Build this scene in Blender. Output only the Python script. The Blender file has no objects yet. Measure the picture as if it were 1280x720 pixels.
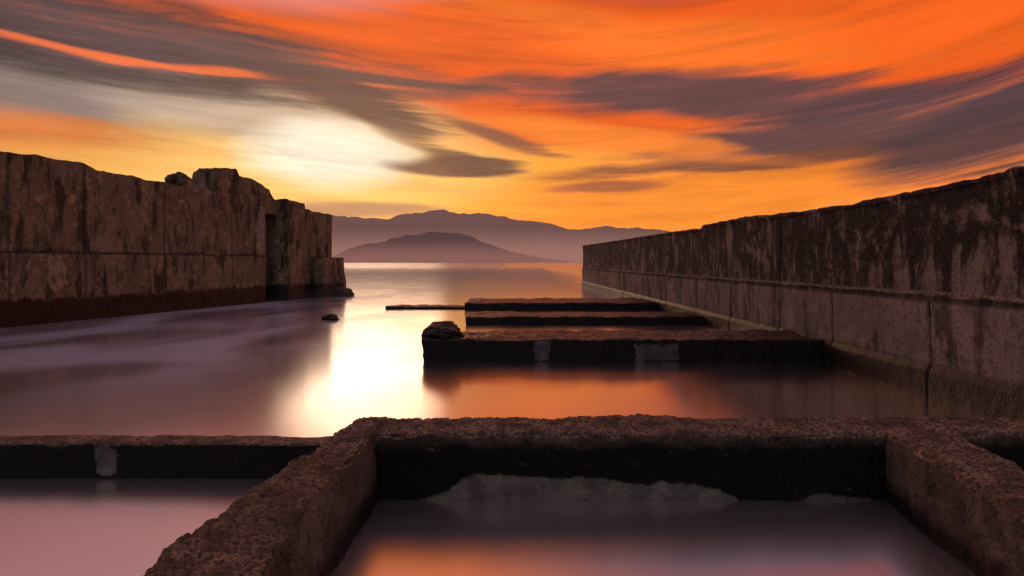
import bpy, math, random
import numpy as np
from mathutils import Vector, noise
random.seed(4)
F=853.3; HC=2.0; HOR=328.0
def lin(c,m=1.0):
    o=[]
    for v in c:
        v=v/255.0
        o.append((v/12.92 if v<=0.04045 else ((v+0.055)/1.055)**2.4)*m)
    return (o[0],o[1],o[2],1.0)
sc=bpy.context.scene
sc.view_settings.view_transform='Standard'
sc.view_settings.look='None'
sc.view_settings.exposure=0
# ---------------- camera
cd=bpy.data.cameras.new("camera"); cam=bpy.data.objects.new("camera",cd)
sc.collection.objects.link(cam); sc.camera=cam
cam.location=(0,0,HC); cam.rotation_euler=(math.radians(90),0,0)
cd.lens=24; cd.sensor_width=36; cd.shift_y=-0.025; cd.clip_start=0.05; cd.clip_end=60000

# ---------------- node helper
class NT:
    def __init__(s,t): s.t=t; s.n=t.nodes; s.l=t.links
    def new(s,ty,**k):
        n=s.n.new(ty)
        for a,b in k.items(): setattr(n,a,b)
        return n
    def put(s,sock,v):
        if v is None: return
        if hasattr(v,'links') or hasattr(v,'is_output'): s.l.new(v,sock)
        else: sock.default_value=v
    def math(s,op,a,b=None,c=None,clamp=False):
        n=s.new('ShaderNodeMath',operation=op); n.use_clamp=clamp
        s.put(n.inputs[0],a); s.put(n.inputs[1],b); s.put(n.inputs[2],c)
        return n.outputs[0]
    def mix(s,f,a,b,bt='MIX'):
        n=s.new('ShaderNodeMix',data_type='RGBA',blend_type=bt)
        s.put(n.inputs[0],f); s.put(n.inputs[6],a); s.put(n.inputs[7],b)
        return n.outputs[2]
    def rng(s,v,a,b,c=0.0,d=1.0,smooth=True):
        n=s.new('ShaderNodeMapRange'); n.interpolation_type='SMOOTHSTEP' if smooth else 'LINEAR'
        s.put(n.inputs[0],v); s.put(n.inputs[1],a); s.put(n.inputs[2],b); s.put(n.inputs[3],c); s.put(n.inputs[4],d)
        return n.outputs[0]
    def mapping(s,v,loc=(0,0,0),rot=(0,0,0),scale=(1,1,1),ty='POINT'):
        n=s.new('ShaderNodeMapping',vector_type=ty); s.put(n.inputs[0],v)
        n.inputs[1].default_value=loc; n.inputs[2].default_value=rot; n.inputs[3].default_value=scale
        return n.outputs[0]
    def noise(s,v,scale,detail=4,rough=0.5,dist=0.0):
        n=s.new('ShaderNodeTexNoise'); s.put(n.inputs['Vector'],v)
        n.inputs['Scale'].default_value=scale; n.inputs['Detail'].default_value=detail
        n.inputs['Roughness'].default_value=rough; n.inputs['Distortion'].default_value=dist
        return n.outputs[0]

# ---------------- world sky
SUN_AZ=-0.219; SUN_EL=math.radians(8.5)
w=bpy.data.worlds.new("World"); sc.world=w; w.use_nodes=True
w.cycles.sampling_method='MANUAL'; w.cycles.sample_map_resolution=256
w.node_tree.nodes.clear(); N=NT(w.node_tree)
tc=N.new('ShaderNodeTexCoord').outputs['Generated']
sep=N.new('ShaderNodeSeparateXYZ'); N.l.new(tc,sep.inputs[0])
X,Y,Z=sep.outputs
az=N.math('ARCTAN2',X,Y)
hyp=N.math('SQRT',N.math('ADD',N.math('MULTIPLY',X,X),N.math('MULTIPLY',Y,Y)))
E=N.math('MINIMUM',N.math('DIVIDE',Z,N.math('MAXIMUM',hyp,0.001)),4.0)
U0=N.math('MULTIPLY',az,F); V0=N.math('MULTIPLY',E,F)
# wind-drawn streaks: sagging fan of long streaks
du=N.math('MAXIMUM',N.math('ADD',U0,30.0),-190.0)
Vs=N.math('SUBTRACT',N.math('SUBTRACT',V0,N.math('MULTIPLY',N.math('MULTIPLY',du,du),0.00021)),N.math('MULTIPLY',U0,-0.05))
cmb=N.new('ShaderNodeCombineXYZ'); N.l.new(U0,cmb.inputs[0]); N.l.new(Vs,cmb.inputs[1])
sv=cmb.outputs[0]
n1=N.noise(N.mapping(sv,scale=(1/260,1/55,1)),1.0,2,0.5,0.4)
n3=N.noise(N.mapping(sv,loc=(9,1,2),scale=(1/280,1/26,1)),1.0,4,0.64,0.4)
U=N.math('ADD',U0,N.math('MULTIPLY',N.math('SUBTRACT',n3,0.5),90.0))
V=N.math('ADD',V0,N.math('MULTIPLY',N.math('SUBTRACT',n1,0.5),36.0))
uv=N.new('ShaderNodeCombineXYZ'); N.l.new(U,uv.inputs[0]); N.l.new(V,uv.inputs[1]); uv=uv.outputs[0]
edge=N.math('MULTIPLY',N.math('SUBTRACT',n3,0.5),3.8)
edge_s=N.math('MULTIPLY',N.math('SUBTRACT',n3,0.5),0.9)
ramp=N.new('ShaderNodeValToRGB'); N.l.new(N.rng(V0,0,900,0,1,False),ramp.inputs[0])
cr=ramp.color_ramp; cr.elements[0].color=lin((235,140,70)); cr.elements[1].color=lin((112,92,106)); cr.elements[1].position=0.9
e=cr.elements.new(0.12); e.color=lin((236,120,48))
e=cr.elements.new(0.36); e.color=lin((228,98,30))
e=cr.elements.new(0.62); e.color=lin((184,118,100))
# the anti-solar side of the sky is dim mauve
back=N.rng(N.math('ABSOLUTE',az),0.8,1.9)
col=N.mix(back,ramp.outputs[0],lin((120,110,116)))
def layer(col,u,v,ru,rv,ang,c,soft=0.8,amt=1.0,mode='r',mul=1.0):
    a=math.atan((u-640)/F)
    loc=(a*F,(HOR-v)*math.cos(a),0)
    m=N.mapping(uv,loc=loc,rot=(0,0,math.radians(ang)),scale=(ru,rv,1),ty='TEXTURE')
    d=N.new('ShaderNodeVectorMath',operation='DOT_PRODUCT'); N.l.new(m,d.inputs[0]); N.l.new(m,d.inputs[1])
    q=N.math('ADD',d.outputs['Value'],edge if mode=='r' else edge_s)
    f=N.rng(q,1+soft*1.2,1-soft,0.0,amt)
    return N.mix(f,col,lin(c,mul))
L=[
 (800,70,620,110,-2,(224,82,16),.9,1,'s'),
 (1050,45,350,50,2,(250,102,22),.9,.9,'r'),
 (760,50,260,34,-8,(254,120,36),.9,.8,'r'),
 (690,250,320,60,0,(255,174,64),.9,1,'s'),
 (930,230,340,60,8,(252,130,38),.9,.8,'s'),
 (110,128,350,66,-2,(140,120,114),.8,1,'s'),
 (60,180,220,26,-4,(224,126,62),.9,1,'r'),
 (210,222,220,24,-3,(236,166,80),.9,1,'s'),
 (410,198,185,64,0,(255,198,112),.95,.95,'s'),
 (320,142,150,30,-6,(190,164,146),.9,.9,'s'),
 (412,192,88,38,0,(255,244,220),.95,1,'s',1.0),
 (40,24,330,44,-4,(76,58,62),.9,1,'r'),
 (330,76,330,20,-5,(96,72,74),.9,.9,'r'),
 (230,80,240,4.5,-2,(248,112,56),.9,.85,'s'),
 (450,26,270,34,-8,(230,90,26),.9,.95,'s'),
 (430,118,130,20,-18,(92,64,66),.8,.95,'r'),
 (500,155,95,18,-32,(98,66,66),.8,.85,'r'),
 (630,172,80,9,-18,(116,70,62),.8,.85,'r'),
 (566,209,74,10,0,(104,66,66),.8,.95,'r'),
 (755,235,66,6,0,(170,90,60),.8,.9,'s'),
 (880,120,240,28,-5,(94,66,70),.8,.95,'r'),
 (1040,160,220,28,8,(86,60,68),.8,.95,'r'),
 (870,208,160,10,3,(130,74,56),.8,.85,'r'),
 (760,172,160,14,-10,(255,134,44),.8,.85,'r'),
 (1250,150,130,42,24,(82,58,66),.8,.95,'r'),
 (450,262,100,10,0,(146,108,100),.9,.8,'s'),
 # unseen sky patches above the view, added to colour the water reflections
 (130,-160,330,90,-5,(204,168,180),.9,.9,'s',1.2),
 (560,-170,230,130,0,(255,128,40),.9,.95,'s',1.5),
 (1000,-190,330,110,6,(122,118,148),.9,.9,'s'),
]
for l in L: col=layer(col,*l)
col=N.mix(1.0,col,N.rng(n3,0.25,0.75,0.74,1.20),'MULTIPLY')
sky=N.new('ShaderNodeTexSky',sky_type='NISHITA'); sky.sun_disc=False
sky.sun_elevation=SUN_EL; sky.sun_rotation=SUN_AZ
nis=N.mix(1.0,sky.outputs[0],(0.004,0.003,0.002,1),'MULTIPLY')
col=N.mix(1.0,col,nis,'ADD')
bg=N.new('ShaderNodeBackground'); N.l.new(col,bg.inputs[0]); bg.inputs[1].default_value=1.0
wo=N.new('ShaderNodeOutputWorld'); N.l.new(bg.outputs[0],wo.inputs[0])

# ---------------- sun (veiled by the cloud)
sd=bpy.data.lights.new("sun",'SUN'); sun=bpy.data.objects.new("sun",sd); sc.collection.objects.link(sun)
sd.energy=0.10; sd.angle=math.radians(14); sd.color=(1.0,0.68,0.46)
dirv=Vector((math.sin(SUN_AZ)*math.cos(SUN_EL),math.cos(SUN_AZ)*math.cos(SUN_EL),math.sin(SUN_EL)))
sun.rotation_euler=dirv.to_track_quat('Z','Y').to_euler()

# ---------------- materials
def concrete(name,A,B,streak,streak_amt,wet_z,wet_col,patch_col,upper=None,grain=60,bump=0.6,bdist=0.02,speck=0.5,top_col=None,rough=0.85,wet_n=0.3,facing=False,pale=1.6,top_min=None,wfleck=5):
    m=bpy.data.materials.new(name); m.use_nodes=True; m.node_tree.nodes.clear(); M=NT(m.node_tree)
    g=M.new('ShaderNodeNewGeometry'); P=g.outputs['Position']
    sp=M.new('ShaderNodeSeparateXYZ'); M.l.new(P,sp.inputs[0]); z=sp.outputs[2]
    sn=M.new('ShaderNodeSeparateXYZ'); M.l.new(g.outputs['Normal'],sn.inputs[0])
    big=M.noise(P,0.7,4,0.6,0.3); med=M.noise(P,4.5,5,0.7); fine=M.noise(P,grain,3,0.7)
    k=lambda c,f:tuple(min(1,x*f) for x in c[:3])+(1,)
    c=M.mix(M.rng(big,0.38,0.62),A,B)
    c=M.mix(M.rng(med,0.46,0.66,0,0.7),c,k(A,.34))
    st=M.noise(M.mapping(P,scale=(1.6,1.6,0.45)),1.1,5,0.72,0.3)
    if upper:
        uz,uc,ua=upper
        um=M.math('MULTIPLY',M.rng(M.math('ADD',z,M.math('MULTIPLY',med,0.10)),uz+.02,uz+.10),
                  M.rng(M.math('ADD',M.math('ADD',M.math('MULTIPLY',st,.5),M.math('MULTIPLY',big,.5)),M.math('MULTIPLY',z,0.03)),0.48,0.57,1-ua,1.0))
        c=M.mix(um,c,uc)
    c=M.mix(M.rng(M.math('ADD',M.math('MULTIPLY',big,.6),M.math('MULTIPLY',med,.4)),0.53,0.62,0,0.6),c,k(A,pale))
    c=M.mix(M.rng(st,0.49,0.61,0,streak_amt),c,streak)
    c=M.mix(M.rng(fine,0.45,0.32,0,speck),c,(0.012,0.009,0.008,1))
    c=M.mix(M.rng(fine,0.60,0.74,0,speck*0.6),c,k(A,2.0))
    wn=M.math('ADD',z,M.math('MULTIPLY',M.math('SUBTRACT',st,0.5),wet_n*2))
    wf=M.rng(wn,wet_z+0.06,wet_z-0.06)
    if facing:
        fy=M.rng(M.math('ABSOLUTE',sn.outputs[1]),0.35,0.75)  # keeps the dark tone to faces turned along y
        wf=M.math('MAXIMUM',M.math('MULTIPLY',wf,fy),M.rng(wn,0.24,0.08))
    pa=M.new('ShaderNodeAttribute',attribute_name='patch').outputs['Fac']
    gr=M.new('ShaderNodeAttribute',attribute_name='groove').outputs['Fac']
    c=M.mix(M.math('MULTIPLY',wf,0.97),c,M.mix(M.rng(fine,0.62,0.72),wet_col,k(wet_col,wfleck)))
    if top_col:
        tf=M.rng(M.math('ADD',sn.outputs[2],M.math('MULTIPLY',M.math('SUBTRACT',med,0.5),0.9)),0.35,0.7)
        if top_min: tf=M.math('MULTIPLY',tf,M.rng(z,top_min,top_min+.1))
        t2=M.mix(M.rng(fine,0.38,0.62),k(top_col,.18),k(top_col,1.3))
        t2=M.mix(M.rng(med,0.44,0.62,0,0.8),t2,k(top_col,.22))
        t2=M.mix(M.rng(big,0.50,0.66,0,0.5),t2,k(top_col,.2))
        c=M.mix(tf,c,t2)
    pc=M.mix(M.rng(med,0.35,0.65),patch_col,k(patch_col,.45))
    pc=M.mix(M.rng(fine,0.42,0.33,0,.6),pc,k(patch_col,.2))
    c=M.mix(pa,c,pc)
    c=M.mix(M.math('MULTIPLY',gr,0.88),c,(0.010,0.008,0.007,1))
    b=M.new('ShaderNodeBsdfPrincipled'); M.l.new(c,b.inputs['Base Color'])
    M.l.new(M.rng(wf,0,1,rough,0.40),b.inputs['Roughness'])
    b.inputs['Specular IOR Level'].default_value=0.3
    h=M.math('ADD',M.math('MULTIPLY',fine,0.6),med)
    bp=M.new('ShaderNodeBump'); bp.inputs['Strength'].default_value=bump; bp.inputs['Distance'].default_value=bdist
    M.l.new(h,bp.inputs['Height']); M.l.new(bp.outputs[0],b.inputs['Normal'])
    o=M.new('ShaderNodeOutputMaterial'); M.l.new(b.outputs[0],o.inputs[0])
    return m
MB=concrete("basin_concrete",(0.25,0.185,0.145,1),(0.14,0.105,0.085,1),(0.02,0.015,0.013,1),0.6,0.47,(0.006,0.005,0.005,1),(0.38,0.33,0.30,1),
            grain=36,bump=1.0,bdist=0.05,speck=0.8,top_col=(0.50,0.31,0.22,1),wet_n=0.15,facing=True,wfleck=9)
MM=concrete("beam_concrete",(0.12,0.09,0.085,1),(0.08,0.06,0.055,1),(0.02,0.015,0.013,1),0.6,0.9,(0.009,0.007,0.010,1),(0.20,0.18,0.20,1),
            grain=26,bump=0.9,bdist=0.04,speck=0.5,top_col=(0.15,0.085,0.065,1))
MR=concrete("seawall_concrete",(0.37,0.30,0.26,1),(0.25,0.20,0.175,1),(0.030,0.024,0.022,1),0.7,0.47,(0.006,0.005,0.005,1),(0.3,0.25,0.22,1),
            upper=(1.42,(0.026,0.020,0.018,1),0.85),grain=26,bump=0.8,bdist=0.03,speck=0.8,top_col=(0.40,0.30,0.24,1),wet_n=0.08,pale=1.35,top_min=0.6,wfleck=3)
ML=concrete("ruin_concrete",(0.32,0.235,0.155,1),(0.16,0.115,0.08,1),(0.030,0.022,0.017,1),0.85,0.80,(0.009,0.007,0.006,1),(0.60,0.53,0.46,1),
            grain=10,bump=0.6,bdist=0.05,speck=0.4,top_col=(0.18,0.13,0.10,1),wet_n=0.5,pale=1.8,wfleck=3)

# ---------------- geometry
def fr(p,s,o=4):
    return noise.fractal(Vector((p[0]*s,p[1]*s,p[2]*s)),0.9,2.0,o)
def resample(poly,ds):
    out=[]
    n=len(poly)
    for i in range(n):
        a=poly[i]; b=poly[(i+1)%n]
        d=math.hypot(b[0]-a[0],b[1]-a[1]); k=max(1,int(d/ds))
        if a[1]<-0.1 and b[1]<-0.1: k=1
        for j in range(k): out.append((a[0]+(b[0]-a[0])*j/k,a[1]+(b[1]-a[1])*j/k))
    return out
def rounded(poly,r):
    out=[]; n=len(poly)
    for i in range(n):
        p=Vector(poly[i]); a=Vector(poly[i-1]); b=Vector(poly[(i+1)%n])
        if p.y<-0.1: out.append(tuple(p)); continue
        da=(a-p); db=(b-p); rr=min(r,da.length*.45,db.length*.45)
        p0=p+da.normalized()*rr; p1=p+db.normalized()*rr
        for t in (0,.33,.67,1):
            q=(p0*(1-t)+p*t)*(1-t)+(p*(1-t)+p1*t)*t
            out.append(tuple(q))
    return out
def sweep(profile,ts,fn):
    n=len(profile); m=len(ts)
    V=[]
    for t in ts:
        for p in profile: V.append(fn(p[0],p[1],t))
    Fc=[]
    for i in range(m-1):
        for j in range(n):
            k=(j+1)%n
            Fc.append((i*n+j,(i+1)*n+j,(i+1)*n+k,i*n+k))
    Fc.append(tuple(range(n))); Fc.append(tuple(range((m-1)*n,m*n))[::-1])
    return V,Fc
def make(name,parts,mat):
    V=[];Fc=[];D=[];PT=[];GR=[]
    for (v,f,disp,patch,groove) in parts:
        o=len(V); V+= [tuple(x) for x in v]; Fc+=[tuple(i+o for i in ff) for ff in f]
        D+=[disp]*len(v); PT+=[patch]*len(v); GR+=[groove]*len(v)
    me=bpy.data.meshes.new(name); me.from_pydata(V,[],Fc); me.update()
    import bmesh
    bm=bmesh.new(); bm.from_mesh(me); bmesh.ops.recalc_face_normals(bm,faces=bm.faces); bm.to_mesh(me); bm.free()
    nv=len(V); nr=np.empty(nv*3,dtype=np.float32); me.vertices.foreach_get('normal',nr); nr=nr.reshape(-1,3)
    co=np.array(V,dtype=np.float64); pa=np.zeros(nv,dtype=np.float32); ga=np.zeros(nv,dtype=np.float32)
    for i in range(nv):
        p=V[i]
        if PT[i]: pa[i]=PT[i](p,nr[i])
        if GR[i]: ga[i]=GR[i](p,nr[i])
        if D[i]: co[i]+=nr[i]*(D[i](p,nr[i],pa[i],ga[i]))
    me.vertices.foreach_set('co',co.astype(np.float32).ravel())
    for nm,ar in (('patch',pa),('groove',ga)):
        a=me.attributes.new(nm,'FLOAT','POINT'); a.data.foreach_set('value',ar)
    me.polygons.foreach_set('use_smooth',[True]*len(me.polygons))
    me.materials.append(mat); me.update()
    ob=bpy.data.objects.new(name,me); sc.collection.objects.link(ob)
    return ob
def frange(a,b,st):
    k=max(1,int(abs(b-a)/st)); return [a+(b-a)*i/k for i in range(k+1)]
def geo(a,b,k,mn):
    o=[a]
    while o[-1]<b: o.append(o[-1]+max(mn,abs(o[-1])*k))
    o[-1]=b; return o
def interp(x,xs,ys): return float(np.interp(x,xs,ys))

# --- foreground basin (three heavy rough walls)
ZT=0.573
def dbasin(p,n,pa,g):
    ed=1.0-abs(n[2]*n[2]-0.5)*2 if n[2]>0.15 else 0.0     # chipped arrises
    c=fr(p,1.8,3)*0.026+fr(p,8,3)*0.016
    ch=noise.fractal(Vector((p[0]*4,p[1]*4,p[2]*4+7)),0.8,2.0,3)
    c-=max(0,ch+0.05)*0.12*max(0,ed)
    vd=noise.voronoi(Vector((p[0]*28,p[1]*28,p[2]*28)))[0][0]
    peb=(0.5-vd)*0.024
    return (c+peb)*(1-0.85*pa)-0.014*pa
def pbasin(p,n):
    x,y,z=p
    if n[1]>-0.6 or y<5.2: return 0.0
    hh=interp(x,[-1.2,-0.85,-0.55,-0.3,0.0,0.6,1.0,1.25,1.75,1.95,2.25,2.6,3.0,3.2],
                [-.1,-0.02,0.08,0.185,0.20,0.165,0.13,0.165,0.10,-.04,-.05,0.05,0.03,-.1])
    hh+=noise.fractal(Vector((x*2.5,1,z*4)),0.8,2.0,5)*0.05
    return min(1,max(0,(hh-z)/0.012+.5))
def bar_profile(w,zt,r,ds,zb=-0.35):
    return resample(rounded([(0,zb),(w,zb),(w,zt),(0,zt)],r),ds)
def left_fn(px,pz,t):
    x0=interp(t,[1.5,3.1,6.3],[-1.98,-1.76,-1.42]); x1=interp(t,[1.5,4.35,6.3],[-1.12,-1.18,-1.14])
    lean=(ZT-pz)*0.05
    x0+=0.06*noise.noise(Vector((t*1.1,3,0)))
    return (x0+(x1-x0)*px+(lean if px>.5 else -lean),t,pz+0.015*(6.3-t)/4+0.02*noise.noise(Vector((t*.9,0,0))))
P1=sweep(bar_profile(1.0,ZT,0.07,0.017),frange(1.5,6.28,0.013),left_fn)
P2=sweep(bar_profile(0.64,ZT-0.01,0.05,0.014),frange(-1.30,6.6,0.014),lambda px,pz,t:(t,5.74+px+0.03*noise.noise(Vector((t,7,0))),pz+0.012*noise.noise(Vector((t*.8,3,0)))))
def right_fn(px,pz,t):
    x0=interp(t,[1.5,3.84,6.3],[2.62,2.88,3.22]); return (x0+px,t,pz-0.004)
P3=sweep(bar_profile(0.56,ZT+0.012,0.05,0.014),frange(1.5,6.2,0.014),right_fn)
make("concrete_basin",[(P1[0],P1[1],dbasin,None,None),(P2[0],P2[1],dbasin,pbasin,None),(P3[0],P3[1],dbasin,None,None)],MB)

# --- cross beams
def dbeam(a):
    def f(p,n,pa,g): return (fr(p,1.6,4)*a+fr(p,7,3)*a*0.4)*(1-.6*pa)
    return f
def rect_patch(rs):
    def f(p,n):
        if n[1]>-0.5: return 0.0
        j=noise.fractal(Vector((p[0]*3,2,p[2]*3)),0.8,2.0,4)*0.06
        r=0
        for (x0,x1,z0,z1) in rs:
            if x0+j<p[0]<x1+j and z0<p[2]+j<z1: r=0.8
        return r
    return f
def beam(name,x0,x1,y0,y1,zt,amp=0.03,patches=None,ds=0.03,mat=MM):
    P=sweep(bar_profile(y1-y0,zt,0.05,ds),frange(x0,x1,ds),lambda px,pz,t:(t,y0+px+0.10*noise.noise(Vector((t*.4,y0,0))),pz))
    return make(name,[(P[0],P[1],dbeam(amp),rect_patch(patches) if patches else None,None)],mat)
beam("concrete_beam",-9.5,-1.55,6.27,6.58,0.33,0.02,[(-3.85,-3.67,0.05,0.26)],0.02,MB)
beam("concrete_beam",-1.80,6.5,13.76,15.5,0.45,0.05,[(0.45,0.75,0.03,0.43),(2.45,3.35,0.02,0.34)],0.035)
beam("concrete_beam",-1.49,6.3,21.9,24.0,0.26,0.04,None,0.05)
beam("concrete_beam",-1.95,6.2,28.4,32.0,0.32,0.05,None,0.06)
beam("concrete_slab",-5.4,-1.9,29.2,30.6,0.10,0.05,None,0.06)

# --- boulders
def boulder(name,loc,r,sc3,mat,seed,amp=0.25):
    import bmesh
    bm=bmesh.new(); bmesh.ops.create_icosphere(bm,subdivisions=5,radius=1.0)
    for v in bm.verts:
        p=v.co.copy(); q=p*1.1+Vector((seed,seed*2,0))
        k=1+noise.fractal(q,0.9,2.0,4)*amp
        vd=noise.voronoi(q*0.9)[0]; k-= (vd[1]-vd[0])*0.10
        k+=noise.noise(p*14)*0.015
        v.co=Vector((p.x*sc3[0],p.y*sc3[1],p.z*sc3[2]))*k*r
    for f in bm.faces: f.smooth=True
    me=bpy.data.meshes.new(name); bm.to_mesh(me); bm.free(); me.materials.append(mat)
    ob=bpy.data.objects.new(name,me); ob.location=loc; sc.collection.objects.link(ob); return ob
boulder("boulder",(-1.42,14.2,0.50),0.42,(1.05,1.0,0.62),MM,3)
boulder("boulder",(-6.3,23.7,0.03),0.30,(1.0,.8,0.6),MM,8)

# --- right sea wall
RJ=[3.2,5.6,8.0,10.3,13.4,16.0,19.4,23.0,27.3,32.0,37,42,47,52]
def rx(y): return 6.42-0.0095*y
RT=lambda y: interp(y,[0,8.4,10.4,12.9,17.3,17.5,22.3,22.5,26.4,40,57],[3.22,3.19,3.13,3.09,3.15,3.22,3.21,3.12,3.18,3.27,3.40])
def rfn(px,pz,t):
    z=pz
    if z>1.5: z=1.5+(z-1.5)*(RT(t)-1.5)/1.7
    return (rx(t)+px,t,z)
def rdisp(p,n,pa,g):
    a=fr(p,1.0,3)*0.018+fr(p,6,3)*0.008
    if p[2]>3.0: a+=fr(p,2.5,4)*0.035
    return a-0.03*g
def rgroove(p,n):
    if n[0]>-0.3: return 0.0
    y=p[1]+0.04*noise.noise(Vector((1,p[1],p[2]*2)))
    wv=max(0.026,p[1]*0.0022)
    for i,j in enumerate(RJ):
        if abs(y-j)<wv and p[2]<(2.95 if i in (5,8,11) else 1.48): return 1.0
    if 1.40<p[2]-0.05*noise.fractal(Vector((p[1]*.8,0,0)),0.8,2.0,4)<1.49: return 0.75
    return 0.0
prof=[(-0.08,-0.35),(1.0,-0.35),(1.0,3.2),(0.0,3.2),(0.0,3.12),(0.03,3.10),(0.04,1.56),(-0.03,1.50),(0.0,0.44),(-0.06,0.36)]
prof=resample(rounded(prof,0.03),0.05)
ts=frange(-5,7.6,0.15)[:-1]+geo(7.6,57.0,0.004,0.025)
P=sweep(prof,ts,rfn)
make("seawall",[(P[0],P[1],rdisp,None,rgroove)],MR)

# --- left ruined wall (along line L)
mL=0.2424; nL=Vector((0.9718,-0.2356))
def Ly(u):
    return -20.64/((u-640)/F-mL)
def Lp(y,off):
    x=-15.6+mL*(y-20.8); return (x-nL.x*off,y-nL.y*off)
def ztop(u,v): 
    return HC+(HOR-v)*Ly(u)/F
tab=[(-400,150),(0,188),(60,196),(100,203),(125,212),(215,230),(262,237),(340,247),(350,252),(372,258),(415,268)]
TY=[Ly(a) for a,b in tab]; TZ=[ztop(a,b) for a,b in tab]
def LT(y): return interp(y,TY,TZ)
LJ=[Ly(105),Ly(205),Ly(290),Ly(10)]
def lgroove(p,n):
    if n[0]<0.3: return 0.0
    for j in LJ:
        if abs(p[1]-j)<0.05: return 0.7
    if abs(p[2]-2.34-0.06*noise.fractal(Vector((p[1]*.5,0,0)),0.8,2.0,3))<0.05: return 0.7
    return 0.0
def ldisp(p,n,pa,g):
    a=fr(p,0.6,3)*0.035+fr(p,4,3)*0.010
    if p[2]>4.6: a+=fr(p,1.6,4)*0.06
    return a-0.02*g
def lseg(u0,u1,off0,thick,zt=None,zb=-0.4,step=0.09,lower=0.0,dz=0.0,toplist=None,y0=None,y1=None):
    ya=y0 if y0 is not None else Ly(u0); yb=y1 if y1 is not None else Ly(u1)
    H=zt if zt else 5.0
    prof=[(off0,zb),(off0+thick,zb),(off0+thick,H),(off0,H)]
    if lower: prof=[(off0-lower,zb),(off0+thick,zb),(off0+thick,H),(off0,H),(off0,2.36),(off0-lower,2.30)]
    pr=resample(rounded(prof,0.04),0.09)
    def fn(px,pz,t):
        z=pz
        T=None
        if toplist: T=interp(t,[Ly(a) for a,b in toplist],[ztop(a,b) for a,b in toplist])
        elif zt is None: T=LT(t)+dz
        if T is not None:
            base=2.4 if zb<2 else zb
            if z>base: z=base+(z-base)*(T-base)/(H-base)
        x,y=Lp(t,px); return (x,y,z)
    return sweep(pr,frange(ya,yb,step),fn)
def P5(P,g=lgroove,pt=None): return (P[0],P[1],ldisp,pt,g)
def lpatch(p,n):
    # a pale, newly spalled strip beside the doorway
    if n[0]<0.3: return 0.0
    j=noise.fractal(Vector((p[1]*1.5,p[2]*1.5,0)),0.8,2.0,4)*0.4
    if Ly(322)<p[1]+j*.5 and 2.4<p[2]+j<4.7: return 0.45
    return 0.0
parts=[]
parts.append(P5(lseg(0,331,0,1.6,lower=0.06,y0=4.0),lgroove,lpatch))
parts.append(P5(lseg(329,353,0.9,1.0),None,lambda p,n:0.7 if (2.35<p[2]<4.5 and n[1]<2) else 0.0))
parts.append(P5(lseg(330,353,0.05,1.3,zb=4.45,zt=None),None))
parts.append(P5(lseg(352,373,-0.35,2.2,dz=0.15),None))
parts.append(P5(lseg(372,414,-0.05,1.6,dz=-0.05),None))
parts.append(P5(lseg(388,416,-0.75,1.0,zt=2.3),None))
chunk=[(272,240),(275,214),(283,209),(299,212),(303,221),(318,223),(330,231),(341,236),(346,250)]
parts.append(P5(lseg(272,346,0.15,1.3,zb=4.7,zt=6.0,toplist=chunk,step=0.05),None))
make("ruined_wall",parts,ML)
def lump(name,u,y,z,r,s3,mat,seed,amp=.3): return boulder(name,((u-640)/F*y,y,z),r,s3,mat,seed,amp)
lump("boulder",414,40.6,0.2,1.5,(0.55,0.8,1.2),ML,12)
lump("boulder",422,40.2,0.0,0.9,(0.9,0.8,0.8),ML,15)
o=lump("boulder",238,Ly(238)+0.2,LT(Ly(238))+0.15,0.55,(1.0,1.0,0.85),ML,21)
o.location.x-=0.5

# ---------------- water
m=bpy.data.materials.new("water"); m.use_nodes=True; m.node_tree.nodes.clear(); M=NT(m.node_tree)
g=M.new('ShaderNodeNewGeometry'); P_=g.outputs['Position']
sp=M.new('ShaderNodeSeparateXYZ'); M.l.new(P_,sp.inputs[0])
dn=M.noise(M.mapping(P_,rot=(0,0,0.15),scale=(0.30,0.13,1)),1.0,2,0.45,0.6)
# long exposure milk: mist painted into water colour, thicker by ruined wall and offshore
mist_tint=M.math('MULTIPLY',M.rng(sp.outputs[0],0.5,-7.0),M.rng(sp.outputs[1],6,14))
mist_tint=M.math('MAXIMUM',mist_tint,M.rng(sp.outputs[1],24,45,0,0.5))
mk=M.math('MULTIPLY',M.rng(dn,0.34,0.64,0.40,1.0),mist_tint)
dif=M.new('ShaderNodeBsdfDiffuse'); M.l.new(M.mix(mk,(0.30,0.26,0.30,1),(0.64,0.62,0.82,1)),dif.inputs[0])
gl=M.new('ShaderNodeBsdfGlossy'); gl.inputs['Color'].default_value=(1.0,0.96,0.93,1)
M.l.new(M.math('ADD',M.rng(dn,0.3,0.7,0.15,0.21),M.rng(sp.outputs[1],9,5,0,0.09)),gl.inputs['Roughness'])
frn=M.new('ShaderNodeFresnel'); frn.inputs[0].default_value=1.9
ff=M.math('MULTIPLY',M.rng(frn.outputs[0],0.05,0.45,0.52,1.0,False),M.math('SUBTRACT',1.0,M.math('MULTIPLY',mk,0.58)))
mx=M.new('ShaderNodeMixShader'); M.l.new(ff,mx.inputs[0]); M.l.new(dif.outputs[0],mx.inputs[1]); M.l.new(gl.outputs[0],mx.inputs[2])
o=M.new('ShaderNodeOutputMaterial'); M.l.new(mx.outputs[0],o.inputs[0])
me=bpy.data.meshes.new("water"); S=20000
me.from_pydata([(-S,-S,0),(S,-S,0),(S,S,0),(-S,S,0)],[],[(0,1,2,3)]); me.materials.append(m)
wob=bpy.data.objects.new("water",me); sc.collection.objects.link(wob)

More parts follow.
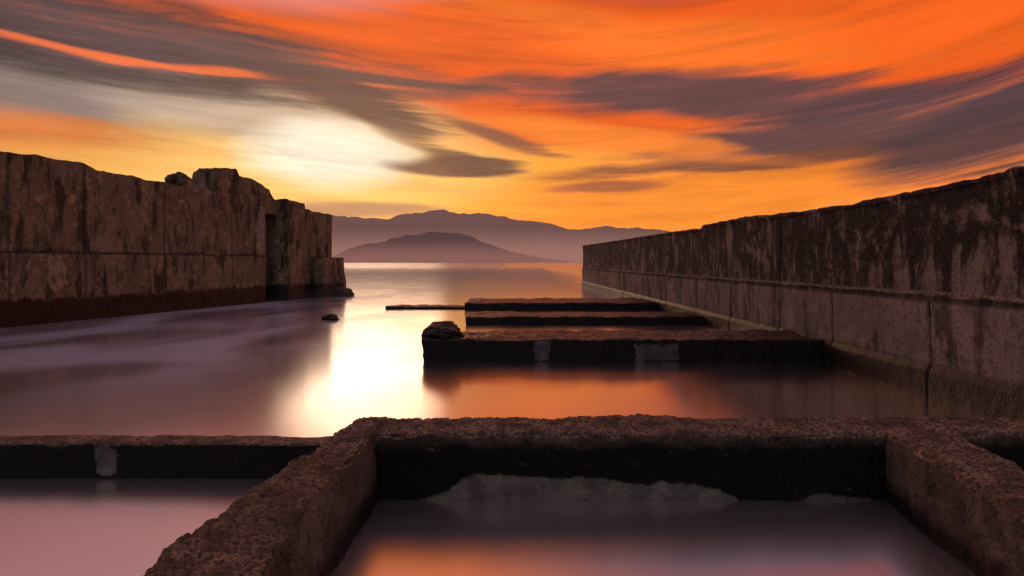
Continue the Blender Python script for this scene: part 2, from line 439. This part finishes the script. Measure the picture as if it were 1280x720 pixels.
# ---------------- low sea mist (homogeneous volume lying on the water)
m=bpy.data.materials.new("sea_mist"); m.use_nodes=True; m.node_tree.nodes.clear(); M=NT(m.node_tree)
vs=M.new('ShaderNodeVolumeScatter'); vs.inputs['Color'].default_value=(0.95,0.93,0.97,1); vs.inputs['Density'].default_value=0.028
o=M.new('ShaderNodeOutputMaterial'); M.l.new(vs.outputs[0],o.inputs['Volume'])
x0,x1,y0,y1,z0,z1=-40,5.7,32.5,130,0.03,1.0
me=bpy.data.meshes.new("sea_mist")
me.from_pydata([(x0,y0,z0),(x1,y0,z0),(x1,y1,z0),(x0,y1,z0),(x0,y0+8,z1),(x1,y0+8,z1),(x1,y1,z1),(x0,y1,z1)],[],
  [(0,3,2,1),(4,5,6,7),(0,1,5,4),(1,2,6,5),(2,3,7,6),(3,0,4,7)]); me.materials.append(m)
sc.collection.objects.link(bpy.data.objects.new("sea_mist",me))

# ---------------- mountains
def hazemat(name,rock,haze_lo,haze_hi,z0,z1,k):  # aerial haze painted on as emission, graded by height
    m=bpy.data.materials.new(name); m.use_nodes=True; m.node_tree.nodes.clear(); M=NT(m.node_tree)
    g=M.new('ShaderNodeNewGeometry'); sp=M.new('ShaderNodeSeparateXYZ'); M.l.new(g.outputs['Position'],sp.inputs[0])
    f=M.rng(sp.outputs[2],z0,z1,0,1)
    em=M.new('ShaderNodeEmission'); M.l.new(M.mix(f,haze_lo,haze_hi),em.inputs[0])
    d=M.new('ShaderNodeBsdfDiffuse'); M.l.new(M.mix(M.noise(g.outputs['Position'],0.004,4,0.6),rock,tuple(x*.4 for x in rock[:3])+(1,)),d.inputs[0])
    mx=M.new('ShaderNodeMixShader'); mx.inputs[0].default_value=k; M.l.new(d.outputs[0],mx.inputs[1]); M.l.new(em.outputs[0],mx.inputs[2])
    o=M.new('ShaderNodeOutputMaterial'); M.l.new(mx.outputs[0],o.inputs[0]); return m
def ridge(name,D,depth,tab,mat,nz,seed):
    us=[a for a,b in tab]; vs=[b for a,b in tab]
    cols=frange(us[0],us[-1],3.0); rows=26
    V=[];Fc=[]
    for i,u in enumerate(cols):
        v=float(np.interp(u,us,vs)); x=(u-640)/F*D
        hmax=(HOR-v)/F*D
        hmax+=noise.fractal(Vector((u*0.03,seed,0)),0.8,2.0,5)*nz*min(1,hmax/150)
        hmax=max(hmax,-5)
        for j in range(rows):
            t=j/(rows-1)*2-1
            s=max(0,1-abs(t))**0.8
            q=noise.ridged_multi_fractal(Vector((u*0.02+t*.6,t*2.0,seed)),0.9,2.0,4,1.0,2.0)*0.12*(1-abs(t))*abs(t)*4
            V.append((x*(1+t*depth/D),D+t*depth,hmax*max(0,s-q)-8*(1 if abs(t)>.99 else 0)))
    for i in range(len(cols)-1):
        for j in range(rows-1):
            a=i*rows+j; Fc.append((a,a+rows,a+rows+1,a+1))
    me=bpy.data.meshes.new(name); me.from_pydata(V,[],Fc); me.materials.append(mat)
    me.polygons.foreach_set('use_smooth',[True]*len(me.polygons))
    ob=bpy.data.objects.new(name,me); sc.collection.objects.link(ob); return ob
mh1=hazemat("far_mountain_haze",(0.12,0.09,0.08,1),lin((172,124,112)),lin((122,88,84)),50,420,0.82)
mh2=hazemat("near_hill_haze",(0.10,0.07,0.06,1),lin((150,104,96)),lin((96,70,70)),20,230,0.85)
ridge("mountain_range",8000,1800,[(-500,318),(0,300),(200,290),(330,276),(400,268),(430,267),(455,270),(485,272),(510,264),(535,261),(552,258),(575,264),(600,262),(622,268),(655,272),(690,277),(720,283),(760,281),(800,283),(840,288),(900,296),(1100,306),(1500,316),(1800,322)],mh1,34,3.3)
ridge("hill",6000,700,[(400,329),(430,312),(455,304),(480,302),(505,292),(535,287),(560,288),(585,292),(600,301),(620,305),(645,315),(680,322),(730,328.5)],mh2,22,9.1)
